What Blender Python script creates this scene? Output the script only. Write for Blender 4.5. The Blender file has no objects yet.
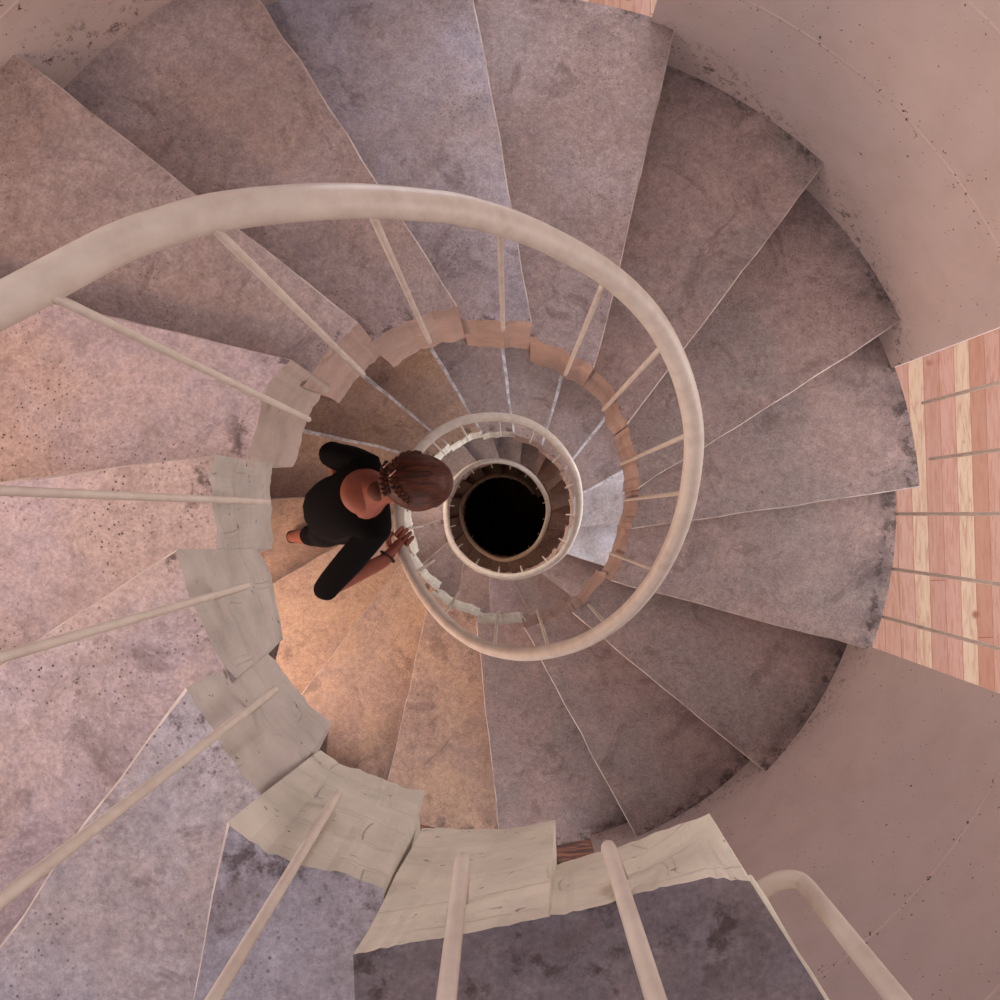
import bpy, bmesh, math, random
from mathutils import Vector, Matrix, noise
random.seed(7)
PI = math.pi
S = bpy.context.scene
C = S.collection
H = 0.165                     # one riser
U = H / 800.0                 # metres per (pixel * riser) with a focal length of 800 px
PX, PY = 507.0, 514.0         # nadir of the photograph
FLOOR_D = 66.0
ZC = FLOOR_D * H              # camera height above the floor of the shaft
AX, AY = -138.0 * U, 48.0 * U # axis of the stair
RIN, ROUT = 2290 * U, 6815 * U
D0 = 4.3                      # depth of the landing, in risers
LAST = 58

def zd(D): return ZC - D * H
def bp(px, py, D): return Vector(((px - PX) * D * U, -(py - PY) * D * U, zd(D)))
def depth(k): return D0 + k

# ------------------------------------------------------------------ helpers
def new(name, me, parent=None):
    o = bpy.data.objects.new(name, me); C.objects.link(o)
    if parent: o.parent = parent
    return o
def tag(o, label=None, cat=None, group=None, kind=None):
    if label: o['label'] = label
    if cat: o['category'] = cat
    if group: o['group'] = group
    if kind: o['kind'] = kind
    return o
def empty(name, loc=(0, 0, 0)):
    o = new(name, None); o.location = loc; o.empty_display_size = .2
    return o
def obj(name, bm, mats, parent=None, smooth=False, loc=None):
    me = bpy.data.meshes.new(name)
    bmesh.ops.recalc_face_normals(bm, faces=bm.faces)
    bm.to_mesh(me); bm.free()
    for m in (mats if isinstance(mats, (list, tuple)) else [mats]): me.materials.append(m)
    for p in me.polygons: p.use_smooth = smooth
    o = new(name, me, parent)
    if parent is not None and parent.type == 'EMPTY':
        me.transform(Matrix.Translation(-Vector(parent.matrix_basis.translation)))
    elif parent is not None and parent.parent is not None:
        me.transform(Matrix.Translation(-Vector(parent.parent.matrix_basis.translation)))
    return o
def tube(bm, pts, rad, n=12, cap=True, mi=0):
    """sweep a circle along pts (Vectors); rad is a number or a list"""
    pts = [Vector(p) for p in pts]
    N = len(pts); rings = []
    t0 = (pts[1] - pts[0]).normalized()
    up = Vector((0, 0, 1)) if abs(t0.z) < .9 else Vector((1, 0, 0))
    nrm = t0.cross(up).normalized()
    for i in range(N):
        a = pts[max(i - 1, 0)]; b = pts[min(i + 1, N - 1)]
        t = (b - a).normalized()
        nrm = (nrm - t * nrm.dot(t)).normalized(); bn = t.cross(nrm)
        r = rad[i] if isinstance(rad, (list, tuple)) else rad
        rings.append([bm.verts.new(pts[i] + (nrm * math.cos(q) + bn * math.sin(q)) * r)
                      for q in [2 * PI * j / n for j in range(n)]])
    for i in range(N - 1):
        for j in range(n):
            f = bm.faces.new((rings[i][j], rings[i][(j + 1) % n], rings[i + 1][(j + 1) % n], rings[i + 1][j]))
            f.material_index = mi; f.smooth = True
    if cap:
        bm.faces.new(rings[0][::-1]).material_index = mi
        bm.faces.new(rings[-1]).material_index = mi
def catmull(P, n=6):
    P = [Vector(p) for p in P]; out = []
    for i in range(len(P) - 1):
        p0 = P[i - 1] if i else P[0] * 2 - P[1]
        p1, p2 = P[i], P[i + 1]
        p3 = P[i + 2] if i + 2 < len(P) else P[-1] * 2 - P[-2]
        for s in range(n):
            t = s / n
            out.append(.5 * ((2 * p1) + (p2 - p0) * t + (2 * p0 - 5 * p1 + 4 * p2 - p3) * t * t + (-p0 + 3 * p1 - 3 * p2 + p3) * t ** 3))
    out.append(P[-1]); return out

# ------------------------------------------------------------------ materials
def srgb(r, g, b):
    f = lambda v: (v / 255 / 12.92) if v / 255 <= .04045 else ((v / 255 + .055) / 1.055) ** 2.4
    return (f(r), f(g), f(b), 1)
class NT:
    def __init__(s, name, rough=.9):
        s.m = bpy.data.materials.new(name); s.m.use_nodes = True
        s.t = s.m.node_tree; s.b = s.t.nodes['Principled BSDF']
        s.b.inputs['Roughness'].default_value = rough
        s.b.inputs['Specular IOR Level'].default_value = .25
        s.co = s.t.nodes.new('ShaderNodeTexCoord')
    def n(s, typ, **kw):
        x = s.t.nodes.new(typ)
        for k, v in kw.items(): setattr(x, k, v)
        return x
    def l(s, a, b): s.t.links.new(a, b)
    def noise(s, scale, detail=4, rough=.55, vec=None, dist=0):
        x = s.n('ShaderNodeTexNoise'); x.inputs['Scale'].default_value = scale
        x.inputs['Detail'].default_value = detail; x.inputs['Roughness'].default_value = rough
        x.inputs['Distortion'].default_value = dist
        s.l(vec or s.co.outputs['Object'], x.inputs['Vector']); return x.outputs['Fac']
    def ramp(s, fac, stops, interp='LINEAR'):
        r = s.n('ShaderNodeValToRGB'); r.color_ramp.interpolation = interp
        e = r.color_ramp.elements
        while len(e) < len(stops): e.new(.5)
        for i, (p, c) in enumerate(stops):
            e[i].position = p; e[i].color = c if isinstance(c, (tuple, list)) else (c, c, c, 1)
        s.l(fac, r.inputs['Fac']); return r.outputs['Color']
    def mix(s, fac, a, b, mode='MIX'):
        x = s.n('ShaderNodeMix', data_type='RGBA', blend_type=mode)
        for v, i in ((fac, 0), (a, 6), (b, 7)):
            if hasattr(v, 'links'): s.l(v, x.inputs[i])
            else: x.inputs[i].default_value = v
        return x.outputs[2]
    def math(s, op, a, b=0.0, c=None, clamp=False):
        x = s.n('ShaderNodeMath', operation=op); x.use_clamp = clamp
        for i, v in enumerate((a, b) if c is None else (a, b, c)):
            if hasattr(v, 'links'): s.l(v, x.inputs[i])
            else: x.inputs[i].default_value = v
        return x.outputs[0]
    def bump(s, h, strength=.3, dist=.01):
        x = s.n('ShaderNodeBump'); x.inputs['Strength'].default_value = strength; x.inputs['Distance'].default_value = dist
        s.l(h, x.inputs['Height']); s.l(x.outputs[0], s.b.inputs['Normal'])
    def polar(s):
        """distance from the stair axis"""
        sep = s.n('ShaderNodeSeparateXYZ'); s.l(s.co.outputs['Object'], sep.inputs[0])
        x = s.math('SUBTRACT', sep.outputs[0], AX); y = s.math('SUBTRACT', sep.outputs[1], AY)
        r = s.math('SQRT', s.math('ADD', s.math('MULTIPLY', x, x), s.math('MULTIPLY', y, y)))
        return r, sep.outputs[2]
def plain(name, col, rough=.5, spec=.3):
    m = NT(name, rough); m.b.inputs['Base Color'].default_value = col
    m.b.inputs['Specular IOR Level'].default_value = spec; return m.m

def concrete(name, base, alt, dark=1.0, speck=.5):
    m = NT(name, .93)
    big = m.noise(2.6, 5, .6, dist=.4); mid = m.noise(11, 6, .65); fine = m.noise(150, 4, .75); grit = m.noise(46, 5, .75)
    col = m.mix(m.ramp(big, [(.42, 0.), (.58, 1.)]), base, alt)
    lo = tuple(v * .70 for v in base[:3]) + (1,)
    hi = tuple(min(1, v * 1.22) for v in base[:3]) + (1,)
    col = m.mix(m.math('MULTIPLY', m.ramp(mid, [(.50, 0.), (.72, 1.)]), .65), col, lo)
    col = m.mix(m.math('MULTIPLY', m.ramp(mid, [(.30, 1.), (.47, 0.)]), .45), col, hi)
    col = m.mix(.55, col, m.ramp(fine, [(.30, .28), (.70, .72)]), 'OVERLAY')
    col = m.mix(.7, col, m.ramp(grit, [(.34, .37), (.66, .62)]), 'OVERLAY')
    # small pits and gravel specks
    v = m.n('ShaderNodeTexVoronoi'); v.inputs['Scale'].default_value = 95; m.l(m.co.outputs['Object'], v.inputs['Vector'])
    pit = m.ramp(v.outputs['Distance'], [(.10, 1.), (.24, 0.)])
    zone = m.ramp(m.noise(5, 3), [(.46, 0.), (.62, 1.)])
    col = m.mix(m.math('MULTIPLY', m.math('MULTIPLY', pit, zone), speck), col, srgb(60, 44, 42))
    st = m.ramp(m.noise(5.5, 7, .72, dist=1.0), [(.56, 0.), (.63, 1.)])
    col = m.mix(m.math('MULTIPLY', st, .38), col, srgb(98, 80, 76))
    # scuffs of worn-off cement, and pale scratches
    sc = m.ramp(m.noise(34, 4, .6, dist=1.5), [(.66, 0.), (.72, 1.)])
    col = m.mix(m.math('MULTIPLY', sc, .35), col, srgb(84, 62, 56))
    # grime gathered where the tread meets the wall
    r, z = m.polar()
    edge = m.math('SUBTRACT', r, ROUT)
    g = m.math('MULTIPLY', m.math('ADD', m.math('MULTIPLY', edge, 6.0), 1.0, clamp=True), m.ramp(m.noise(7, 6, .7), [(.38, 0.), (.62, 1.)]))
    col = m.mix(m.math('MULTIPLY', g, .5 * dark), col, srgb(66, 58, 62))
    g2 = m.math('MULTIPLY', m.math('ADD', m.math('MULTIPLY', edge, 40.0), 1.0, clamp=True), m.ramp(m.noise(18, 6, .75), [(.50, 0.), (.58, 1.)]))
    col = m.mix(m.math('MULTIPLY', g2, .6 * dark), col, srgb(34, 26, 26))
    # bits of grime at the well edge
    e2 = m.math('ADD', m.math('MULTIPLY', m.math('SUBTRACT', RIN, r), 22.0), 1.0, clamp=True)
    g3 = m.math('MULTIPLY', e2, m.ramp(m.noise(19, 5, .7), [(.54, 0.), (.62, 1.)]))
    col = m.mix(m.math('MULTIPLY', g3, .7), col, srgb(62, 48, 44))
    m.l(col, m.b.inputs['Base Color'])
    h = m.math('ADD', m.math('MULTIPLY', mid, .8), m.math('MULTIPLY', fine, .35))
    m.bump(h, .45, .012)
    return m.m

def nosing_mat():
    m = NT('worn_cement_edge', .9)
    n = m.noise(16, 4, .6)
    col = m.mix(m.ramp(n, [(.35, 0.), (.65, 1.)]), srgb(168, 150, 142), srgb(206, 192, 182))
    m.l(col, m.b.inputs['Base Color']); m.bump(n, .4, .006); return m.m

def bare_mat():
    m = NT('bare_grey_edge', .9)
    m.l(m.mix(m.ramp(m.noise(22, 5, .7), [(.42, 0.), (.55, 1.)]), srgb(176, 172, 174), srgb(222, 220, 222)), m.b.inputs['Base Color']); return m.m

def limewash(name, base, brick=True, dirty=.6):
    m = NT(name, .88)
    n = m.noise(9, 5, .6); f = m.noise(60, 3, .6)
    lo = tuple(v * .78 for v in base[:3]) + (1,)
    col = m.mix(m.ramp(n, [(.35, 0.), (.65, 1.)]), base, lo)
    sp = m.ramp(m.noise(42, 4, .5, dist=.8), [(.675, 0.), (.71, 1.)])
    col = m.mix(m.math('MULTIPLY', sp, dirty), col, srgb(48, 36, 32))
    h = m.math('ADD', n, m.math('MULTIPLY', f, .3))
    if brick:
        b = m.n('ShaderNodeTexBrick'); uv = m.n('ShaderNodeUVMap')
        va = m.n('ShaderNodeVectorMath'); va.operation = 'MULTIPLY_ADD'; nz = m.n('ShaderNodeTexNoise'); nz.inputs['Scale'].default_value = 5; m.l(m.co.outputs['Object'], nz.inputs['Vector'])
        m.l(nz.outputs['Color'], va.inputs[0]); va.inputs[1].default_value = (.09, .05, 0); m.l(uv.outputs[0], va.inputs[2]); m.l(va.outputs[0], b.inputs['Vector']); b.inputs['Scale'].default_value = 1
        b.inputs['Brick Width'].default_value = .21; b.inputs['Row Height'].default_value = .082
        b.inputs['Mortar Size'].default_value = .006; b.inputs['Mortar Smooth'].default_value = .5
        h = m.math('SUBTRACT', h, m.math('MULTIPLY', m.math('MULTIPLY', b.outputs['Fac'], m.ramp(m.noise(6, 2), [(.45, 0.), (.6, 1.)])), .9))
    m.l(col, m.b.inputs['Base Color']); m.bump(h, .5, .012)
    return m.m

HELIX0 = 8.75
def wall_mat():
    m = NT('pink_plaster', .85)
    r, z = m.polar()
    big = m.noise(1.3, 4); mid = m.noise(9, 5, .6)
    col = m.mix(m.ramp(big, [(.35, 0.), (.65, 1.)]), srgb(204, 184, 176), srgb(196, 180, 176))
    col = m.mix(m.math('MULTIPLY', m.ramp(mid, [(.42, 0.), (.7, 1.)]), .35), col, srgb(176, 156, 148))
    # horizontal pour joints of the shuttered wall
    J = None; Jd = None
    for D in (9.8, 12.0):
        d = m.math('ABSOLUTE', m.math('SUBTRACT', z, zd(D)))
        a = m.math('SUBTRACT', 1.0, m.math('MULTIPLY', d, 1 / .006), clamp=True)
        b = m.math('SUBTRACT', 1.0, m.math('MULTIPLY', d, 1 / .05), clamp=True)
        J = a if J is None else m.math('MAXIMUM', J, a); Jd = b if Jd is None else m.math('MAXIMUM', Jd, b)
    col = m.mix(m.math('MULTIPLY', m.math('MULTIPLY', J, m.ramp(m.noise(3, 2), [(.4, 0.), (.55, 1.)])), .5), col, srgb(225, 205, 195))
    sp1 = m.ramp(m.noise(90, 2, .4), [(.74, 0.), (.76, 1.)])
    thr = m.math('ADD', m.noise(75, 3, .5), m.math('MULTIPLY', Jd, .10))
    sp2 = m.ramp(thr, [(.725, 0.), (.75, 1.)])
    sp = m.math('MAXIMUM', sp1, sp2)
    col = m.mix(m.math('MULTIPLY', sp, .85), col, srgb(40, 30, 30))
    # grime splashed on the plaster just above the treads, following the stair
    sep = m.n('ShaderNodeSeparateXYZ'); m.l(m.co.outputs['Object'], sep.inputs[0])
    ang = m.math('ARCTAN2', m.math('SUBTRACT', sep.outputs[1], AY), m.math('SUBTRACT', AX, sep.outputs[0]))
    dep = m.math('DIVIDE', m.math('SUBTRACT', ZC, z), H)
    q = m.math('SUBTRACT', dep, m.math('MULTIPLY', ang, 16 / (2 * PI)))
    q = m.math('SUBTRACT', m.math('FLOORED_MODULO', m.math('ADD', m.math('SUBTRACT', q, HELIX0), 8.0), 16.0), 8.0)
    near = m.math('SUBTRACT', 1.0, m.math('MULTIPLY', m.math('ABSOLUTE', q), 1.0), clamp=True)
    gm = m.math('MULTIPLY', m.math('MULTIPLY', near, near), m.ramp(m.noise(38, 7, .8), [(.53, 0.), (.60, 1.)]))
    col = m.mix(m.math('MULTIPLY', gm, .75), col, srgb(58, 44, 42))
    m.l(col, m.b.inputs['Base Color']); m.bump(m.math('ADD', mid, m.math('MULTIPLY', J, .6)), .25, .01)
    return m.m

def plank_mat(name, cols, w=.0825, rot=-0.031):
    m = NT(name, .55)
    mp = m.n('ShaderNodeMapping'); mp.inputs['Rotation'].default_value = (0, 0, rot); mp.inputs['Location'].default_value = (-.027, 0, 0)
    m.l(m.co.outputs['Object'], mp.inputs[0])
    sep = m.n('ShaderNodeSeparateXYZ'); m.l(mp.outputs[0], sep.inputs[0])
    q = m.math('DIVIDE', sep.outputs[0], w); i = m.math('FLOOR', q); fr = m.math('FRACT', q)
    N = len(cols)
    idx = m.math('DIVIDE', m.math('ADD', m.math('FLOORED_MODULO', i, float(N)), .5), float(N))
    col = m.ramp(idx, [(k / N, c) for k, c in enumerate(cols)], 'CONSTANT')
    # board ends, staggered from plank to plank
    off = m.math('MULTIPLY', m.math('FRACT', m.math('MULTIPLY', i, .377)), 2.4)
    yy = m.math('DIVIDE', m.math('ADD', sep.outputs[1], off), 4.5)
    bi = m.math('FLOOR', yy); bf = m.math('FRACT', yy)
    sh = m.math('FRACT', m.math('MULTIPLY', m.math('ADD', m.math('MULTIPLY', i, 3.1), m.math('MULTIPLY', bi, 5.7)), .618))
    col = m.mix(m.math('MULTIPLY', sh, .35), col, srgb(150, 108, 90))
    cmb = m.n('ShaderNodeCombineXYZ'); m.l(m.math('MULTIPLY', sep.outputs[0], 16.0), cmb.inputs[0])
    m.l(m.math('MULTIPLY', sep.outputs[1], 1.8), cmb.inputs[1]); m.l(m.math('MULTIPLY', i, 4.3), cmb.inputs[2])
    g = m.noise(3.0, 6, .6, vec=cmb.outputs[0], dist=1.2)
    col = m.mix(m.math('MULTIPLY', m.ramp(g, [(.45, 0.), (.65, 1.)]), .6), col, srgb(134, 86, 66))
    kn = m.n('ShaderNodeTexVoronoi'); kn.inputs['Scale'].default_value = 5.5; m.l(m.co.outputs['Object'], kn.inputs[0])
    kf = m.ramp(kn.outputs['Distance'], [(.07, 1.), (.16, 0.)])
    col = m.mix(m.math('MULTIPLY', kf, .8), col, srgb(112, 58, 42))
    gap = m.math('MAXIMUM', m.math('LESS_THAN', fr, .03), m.math('LESS_THAN', bf, .0012))
    col = m.mix(gap, col, srgb(120, 70, 50))
    m.l(col, m.b.inputs['Base Color']); return m.m

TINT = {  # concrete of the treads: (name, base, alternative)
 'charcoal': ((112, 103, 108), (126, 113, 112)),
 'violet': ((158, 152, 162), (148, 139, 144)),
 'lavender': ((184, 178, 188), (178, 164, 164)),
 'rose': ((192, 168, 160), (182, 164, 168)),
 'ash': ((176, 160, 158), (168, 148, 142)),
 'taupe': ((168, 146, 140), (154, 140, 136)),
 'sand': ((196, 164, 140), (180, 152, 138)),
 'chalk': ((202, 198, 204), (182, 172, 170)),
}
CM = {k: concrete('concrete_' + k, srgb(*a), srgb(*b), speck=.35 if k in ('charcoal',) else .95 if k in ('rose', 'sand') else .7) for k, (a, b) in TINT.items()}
NOSE = nosing_mat(); NOSE_B = bare_mat()
CREAM = limewash('cream_limewash', srgb(224, 214, 196))
SHADEW = limewash('shaded_limewash', srgb(184, 156, 143), brick=False, dirty=.5)  # cream band where less lit: shade and warm bounce painted into the colour
CREAM2 = limewash('worn_cream_limewash', srgb(208, 198, 183))
MIDW = limewash('half_shaded_limewash', srgb(188, 168, 156), brick=False, dirty=.5)  # transition to the shaded band, part of the shade painted in
GREYW = limewash('grey_limewash', srgb(190, 178, 168))
SOFF = CM['taupe']
WALL = wall_mat()
RAILM = NT('painted_steel', .42)
_n = RAILM.noise(30, 3)
RAILM.l(RAILM.mix(RAILM.ramp(_n, [(.4, 0.), (.7, 1.)]), srgb(208, 194, 180), srgb(194, 178, 164)), RAILM.b.inputs['Base Color'])
RAILM = RAILM.m

# ------------------------------------------------------------------ staircase
# nosing lines: two points of each front edge in the picture, the first by the well
L = {1: ((353, 955), (355, 1000)), 2: ((224, 826), (200, 955)), 3: ((185, 687), (62, 858)), 4: ((178, 550), (54, 630)),
     5: ((213, 454), (40, 478)), 6: ((291, 360), (110, 317)), 7: ((359, 322), (60, 87)), 8: ((458, 307), (262, 3)),
     9: ((532, 322), (475, 5)), 10: ((597, 367), (669, 54)), 11: ((627, 425), (803, 192)), 12: ((639, 490), (866, 344)),
     13: ((633, 529), (916, 488)), 14: ((606, 580), (841, 642)), 15: ((567, 610), (750, 760)), 16: ((522, 625), (630, 825)),
     17: ((476, 622), (499, 826)), 18: ((425, 616), (388, 781)), 19: ((398, 568), (311, 682)), 20: ((330, 550), (266, 587)),
     21: ((340, 494), (273, 499)), 22: ((389, 448), (308, 430)), 23: ((428, 427), (365, 374)), 24: ((471, 412), (434, 349)),
     25: ((513, 418), (504, 349)), 26: ((547, 433), (562, 382)), 27: ((571, 463), (607, 419)), 28: ((583, 494), (624, 472)),
     29: ((582, 527), (618, 523)), 30: ((565, 554), (604, 566)), 31: ((543, 574), (573, 598)), 32: ((513, 581), (529, 613)),
     33: ((489, 578), (490, 619)), 34: ((462, 570), (456, 607))}
AXV = Vector((AX, AY))
def pol(v):   # polar about the axis: image-clockwise angle from the left, radius
    d = Vector((v[0], v[1])) - AXV
    return math.degrees(math.atan2(d.y, -d.x)), d.length
def at(phi, r, z=0.0):
    a = math.radians(phi)
    return Vector((AX - r * math.cos(a), AY + r * math.sin(a), z))
def hit(p, q, R):
    p = Vector(p[:2]) - AXV; q = Vector(q[:2]) - AXV; d = (q - p).normalized()
    b = p.dot(d); c = p.dot(p) - R * R; disc = b * b - c
    t = -b + math.sqrt(max(disc, 0)); return p + d * t + AXV
EDGE = {}
prev = None
for j in range(1, LAST + 2):
    if j in L:
        D = depth(j - 1)
        p, q = bp(*L[j][0], D), bp(*L[j][1], D)
        fi, fo = pol(hit(p, q, RIN))[0], pol(hit(p, q, ROUT))[0]
        if pol(p)[1] < RIN * .8: fi = pol(p + (q - p).normalized() * .05)[0]
    else:
        fi = EDGE[j - 1][0] + 22.6; fo = fi - 9
    if prev is not None:
        while fi < prev - 90: fi += 360
        while fi > prev + 270: fi -= 360
    while fo < fi - 180: fo += 360
    while fo > fi + 180: fo -= 360
    EDGE[j] = (fi, fo); prev = fi
INTOP = {1: [(380, 886), (350, 877), (305, 871), (262, 848), (224, 826)], 2: [(254, 787), (234, 762), (213, 735), (185, 688)],
         3: [(222, 660), (207, 636), (186, 594), (177, 549)], 4: [(216, 538), (212, 507), (211, 480), (213, 454)],
         5: [(249, 457), (258, 421), (267, 388), (279, 370), (292, 360)], 6: [(308, 380), (322, 356), (340, 342), (359, 323)],
         7: [(374, 340), (392, 328), (410, 320), (434, 312), (458, 307)], 8: [(464, 320), (500, 320), (532, 322)],
         9: [(535, 338), (564, 350), (594, 368)], 10: [(596, 371), (612, 388), (627, 425)], 11: [(628, 428), (637, 460), (639, 489)],
         12: [(639, 491), (636, 512), (632, 529)]}
INBOT = {1: (7.9, [(422, 793), (389, 782), (344, 763), (321, 749)]), 2: (8.75, [(332, 724), (311, 706), (290, 682), (266, 649)]),
         3: (9.6, [(284, 638), (279, 605), (271, 575), (257, 549)]), 4: (10.3, [(271, 549), (272, 515), (271, 490), (272, 464)])}
def poly_at(P, t):
    n = len(P) - 1; x = t * n; i = min(int(x), n - 1); f = x - i
    return P[i].lerp(P[i + 1], f)
def wob(j, u, amp):
    return amp * (noise.noise(Vector((j * 7.3, u * 5.0, 1.7))) + .5 * noise.noise(Vector((j * 3.1, u * 17.0, 9.0))))
NU, NV = 14, 18
def edge_point(j, u):
    fi, fo = EDGE[j]; r = RIN + (ROUT + .012 - RIN) * u
    # the nosing is a straight line between its two ends
    a = at(fi, RIN); b = at(fo, ROUT + .012); p = a.lerp(b, u); d = (b - a).normalized(); n_ = Vector((-d.y, d.x, 0))
    return p + n_ * wob(j, u * 2, .006)

def side_uv(bm, lay, f):
    for lp in f.loops:
        ph, r = pol(lp.vert.co); ph %= 360
        lp[lay].uv = (math.radians(ph) * .47, lp.vert.co.z)
WIDE = {21: .022, 22: .030, 23: .030, 24: .02, 25: .035, 26: .035, 27: .02}
def build_step(k, parent, mat, side):
    D = depth(k); th = {1: 2.6, 2: 2.45, 3: 2.3}.get(k, 2.0)
    bm = bmesh.new(); uv = bm.loops.layers.uv.new('UVMap')
    A = [edge_point(k, i / NU) for i in range(NU + 1)]
    d_ = (A[-1] - A[0]).normalized(); bk = .004 if k == 1 else .035 if k <= 3 else .018
    sg = Vector((-d_.y, d_.x, 0)); sg = sg if sg.dot(edge_point(k + 1, .5) - A[NU // 2]) < 0 else -sg
    A = [a + sg * bk for a in A]
    B = [edge_point(k + 1, i / NU) for i in range(NU + 1)]
    wd = [(a - b).length for a, b in zip(A, B)]
    vs = [i / NV for i in range(NV)] + [None, 1.0]
    n = len(vs)
    tp = [bp(x, y, D) for x, y in INTOP[k]] if k in INTOP else None
    if tp: tp[0] = tp[0] + (tp[0] - tp[1]).normalized() * bk
    top = []
    for i in range(NU + 1):
        row = []
        pa, ra = pol(A[i]); pb, rb = pol(B[i])
        while pb < pa - 20: pb += 360
        for v in vs:
            vv = v if v is not None else 1 - WIDE.get(k, .0042) / max(wd[i], .02)
            ph = pa + (pb - pa) * vv; rr = ra + (rb - ra) * vv
            rr = RIN + (ROUT + .012 - RIN) * i / NU if vv not in (0, 1) else (ra, rb)[int(vv)]
            rr = rr * .5 + (ra + (rb - ra) * vv) * .5
            p = at(ph, rr)
            if tp:     # blend the inner rows onto the measured edge
                w = max(0, 1 - i / 5.0)
                q = poly_at(tp, vv); q = Vector((q.x, q.y, 0))
                base = at(*[(pol(at(pa0 + (pb0 - pa0) * vv, RIN))[0]) for pa0, pb0 in ((0, 0),)], RIN) if False else None
                row.append((p, w, q, vv))
            else: row.append((p, 0, p, vv))
        top.append(row)
    P = []
    for i, row in enumerate(top):
        r2 = []
        for j, (p, w, q, vv) in enumerate(row):
            if w > 0:
                d = q - top[0][j][0]; p = p + d * w
            if i == 0: p = p + (p - at(0, 0) ).normalized() * 0
            r2.append(p)
        P.append(r2)
    zt = zd(D)
    grid = []
    for i in range(NU + 1):
        r = []
        for j in range(n):
            p = P[i][j].copy()
            if i == 0:
                dr = Vector((p.x - AX, p.y - AY, 0)).normalized()
                p += dr * (.007 * noise.noise(Vector((p.x * 22, p.y * 22, k))) + .004 * noise.noise(Vector((p.x * 70, p.y * 70, k))))
            p.z = zt + .004 * noise.noise(Vector((p.x * 4, p.y * 4, k * 3.0))) - (.004 if j == n - 1 else 0)
            r.append(bm.verts.new(p))
        grid.append(r)
    for i in range(NU):
        for j in range(n - 1):
            f = bm.faces.new((grid[i][j], grid[i][j + 1], grid[i + 1][j + 1], grid[i + 1][j])); f.smooth = True
            f.material_index = 1 if j == n - 2 else 0
    zb = zd(D + th)
    bpz = [bp(x, y, INBOT[k][0]) for x, y in INBOT[k][1]] if k in INBOT else None
    if bpz and k == 1: bpz[0] = bpz[0] + (bpz[0] - bpz[1]).normalized() * .004
    # inner side down to the soffit
    rows = [[g for g in grid[0]]]; M = 5
    for m_ in range(1, M + 1):
        r = []
        for j in range(n):
            v0 = grid[0][j].co
            e = Vector((v0.x, v0.y, zb))
            if bpz: e = poly_at(bpz, top[0][j][3])
            elif j == 0: e = e - sg * bk
            p = v0.lerp(e, m_ / M)
            if 0 < m_:
                dr = Vector((p.x - AX, p.y - AY, 0)).normalized()
                p += dr * .007 * noise.noise(Vector((p.x * 14, p.y * 14, p.z * 14)))
                if m_ == M: p.z += .012 * noise.noise(Vector((p.x * 30, p.y * 30, 3))) + .008 * noise.noise(Vector((p.x * 80, p.y * 80, 3)))
            r.append(bm.verts.new(p))
        rows.append(r)
    for a in range(M):
        for j in range(n - 1):
            f = bm.faces.new((rows[a][j], rows[a + 1][j], rows[a + 1][j + 1], rows[a][j + 1]))
            f.material_index = 2; f.smooth = True; side_uv(bm, uv, f)
    # bottom ring, back, front, outer
    low = [rows[-1]]
    for i in range(1, NU + 1):
        low.append([bm.verts.new(Vector((g.co.x, g.co.y, zb)) - (sg * (bk + .006) if jj == 0 else Vector())) for jj, g in enumerate(grid[i])])
    for i in range(NU):
        for j in range(n - 1):
            bm.faces.new((low[i][j], low[i + 1][j], low[i + 1][j + 1], low[i][j + 1])).material_index = 3
    for j in (0, n - 1):
        for i in range(NU):
            if i == 0:
                f = bm.faces.new([rows[a][j] for a in range(M + 1)] + [low[1][j], grid[1][j]])
            else: f = bm.faces.new((grid[i][j], low[i][j], low[i + 1][j], grid[i + 1][j]))
            f.material_index = 2 if i < 2 else 3
    for j in range(n - 1):
        bm.faces.new((grid[NU][j], grid[NU][j + 1], low[NU][j + 1], low[NU][j])).material_index = 3
    return obj('step', bm, [mat, NOSE_B if k in WIDE else NOSE, side, SOFF], parent)

stair = empty('spiral_staircase', (AX, AY, 0))
tag(stair, 'winding concrete staircase with worn grey-pink treads around the open well', 'staircase')
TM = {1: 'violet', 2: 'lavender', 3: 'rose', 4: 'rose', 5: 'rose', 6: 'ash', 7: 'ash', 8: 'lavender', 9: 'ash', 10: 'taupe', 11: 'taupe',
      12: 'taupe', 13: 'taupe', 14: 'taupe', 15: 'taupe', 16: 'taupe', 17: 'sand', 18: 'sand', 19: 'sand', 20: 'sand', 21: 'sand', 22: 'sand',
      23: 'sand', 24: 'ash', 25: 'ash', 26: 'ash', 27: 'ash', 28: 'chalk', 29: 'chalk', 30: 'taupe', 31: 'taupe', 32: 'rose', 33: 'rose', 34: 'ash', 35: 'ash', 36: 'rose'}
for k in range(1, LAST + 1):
    build_step(k, stair, CM[TM.get(k, 'taupe')], CREAM2 if k <= 1 else CREAM if 16 <= k <= 24 else GREYW if k <= 4 else MIDW if k == 5 else SHADEW)

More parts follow.
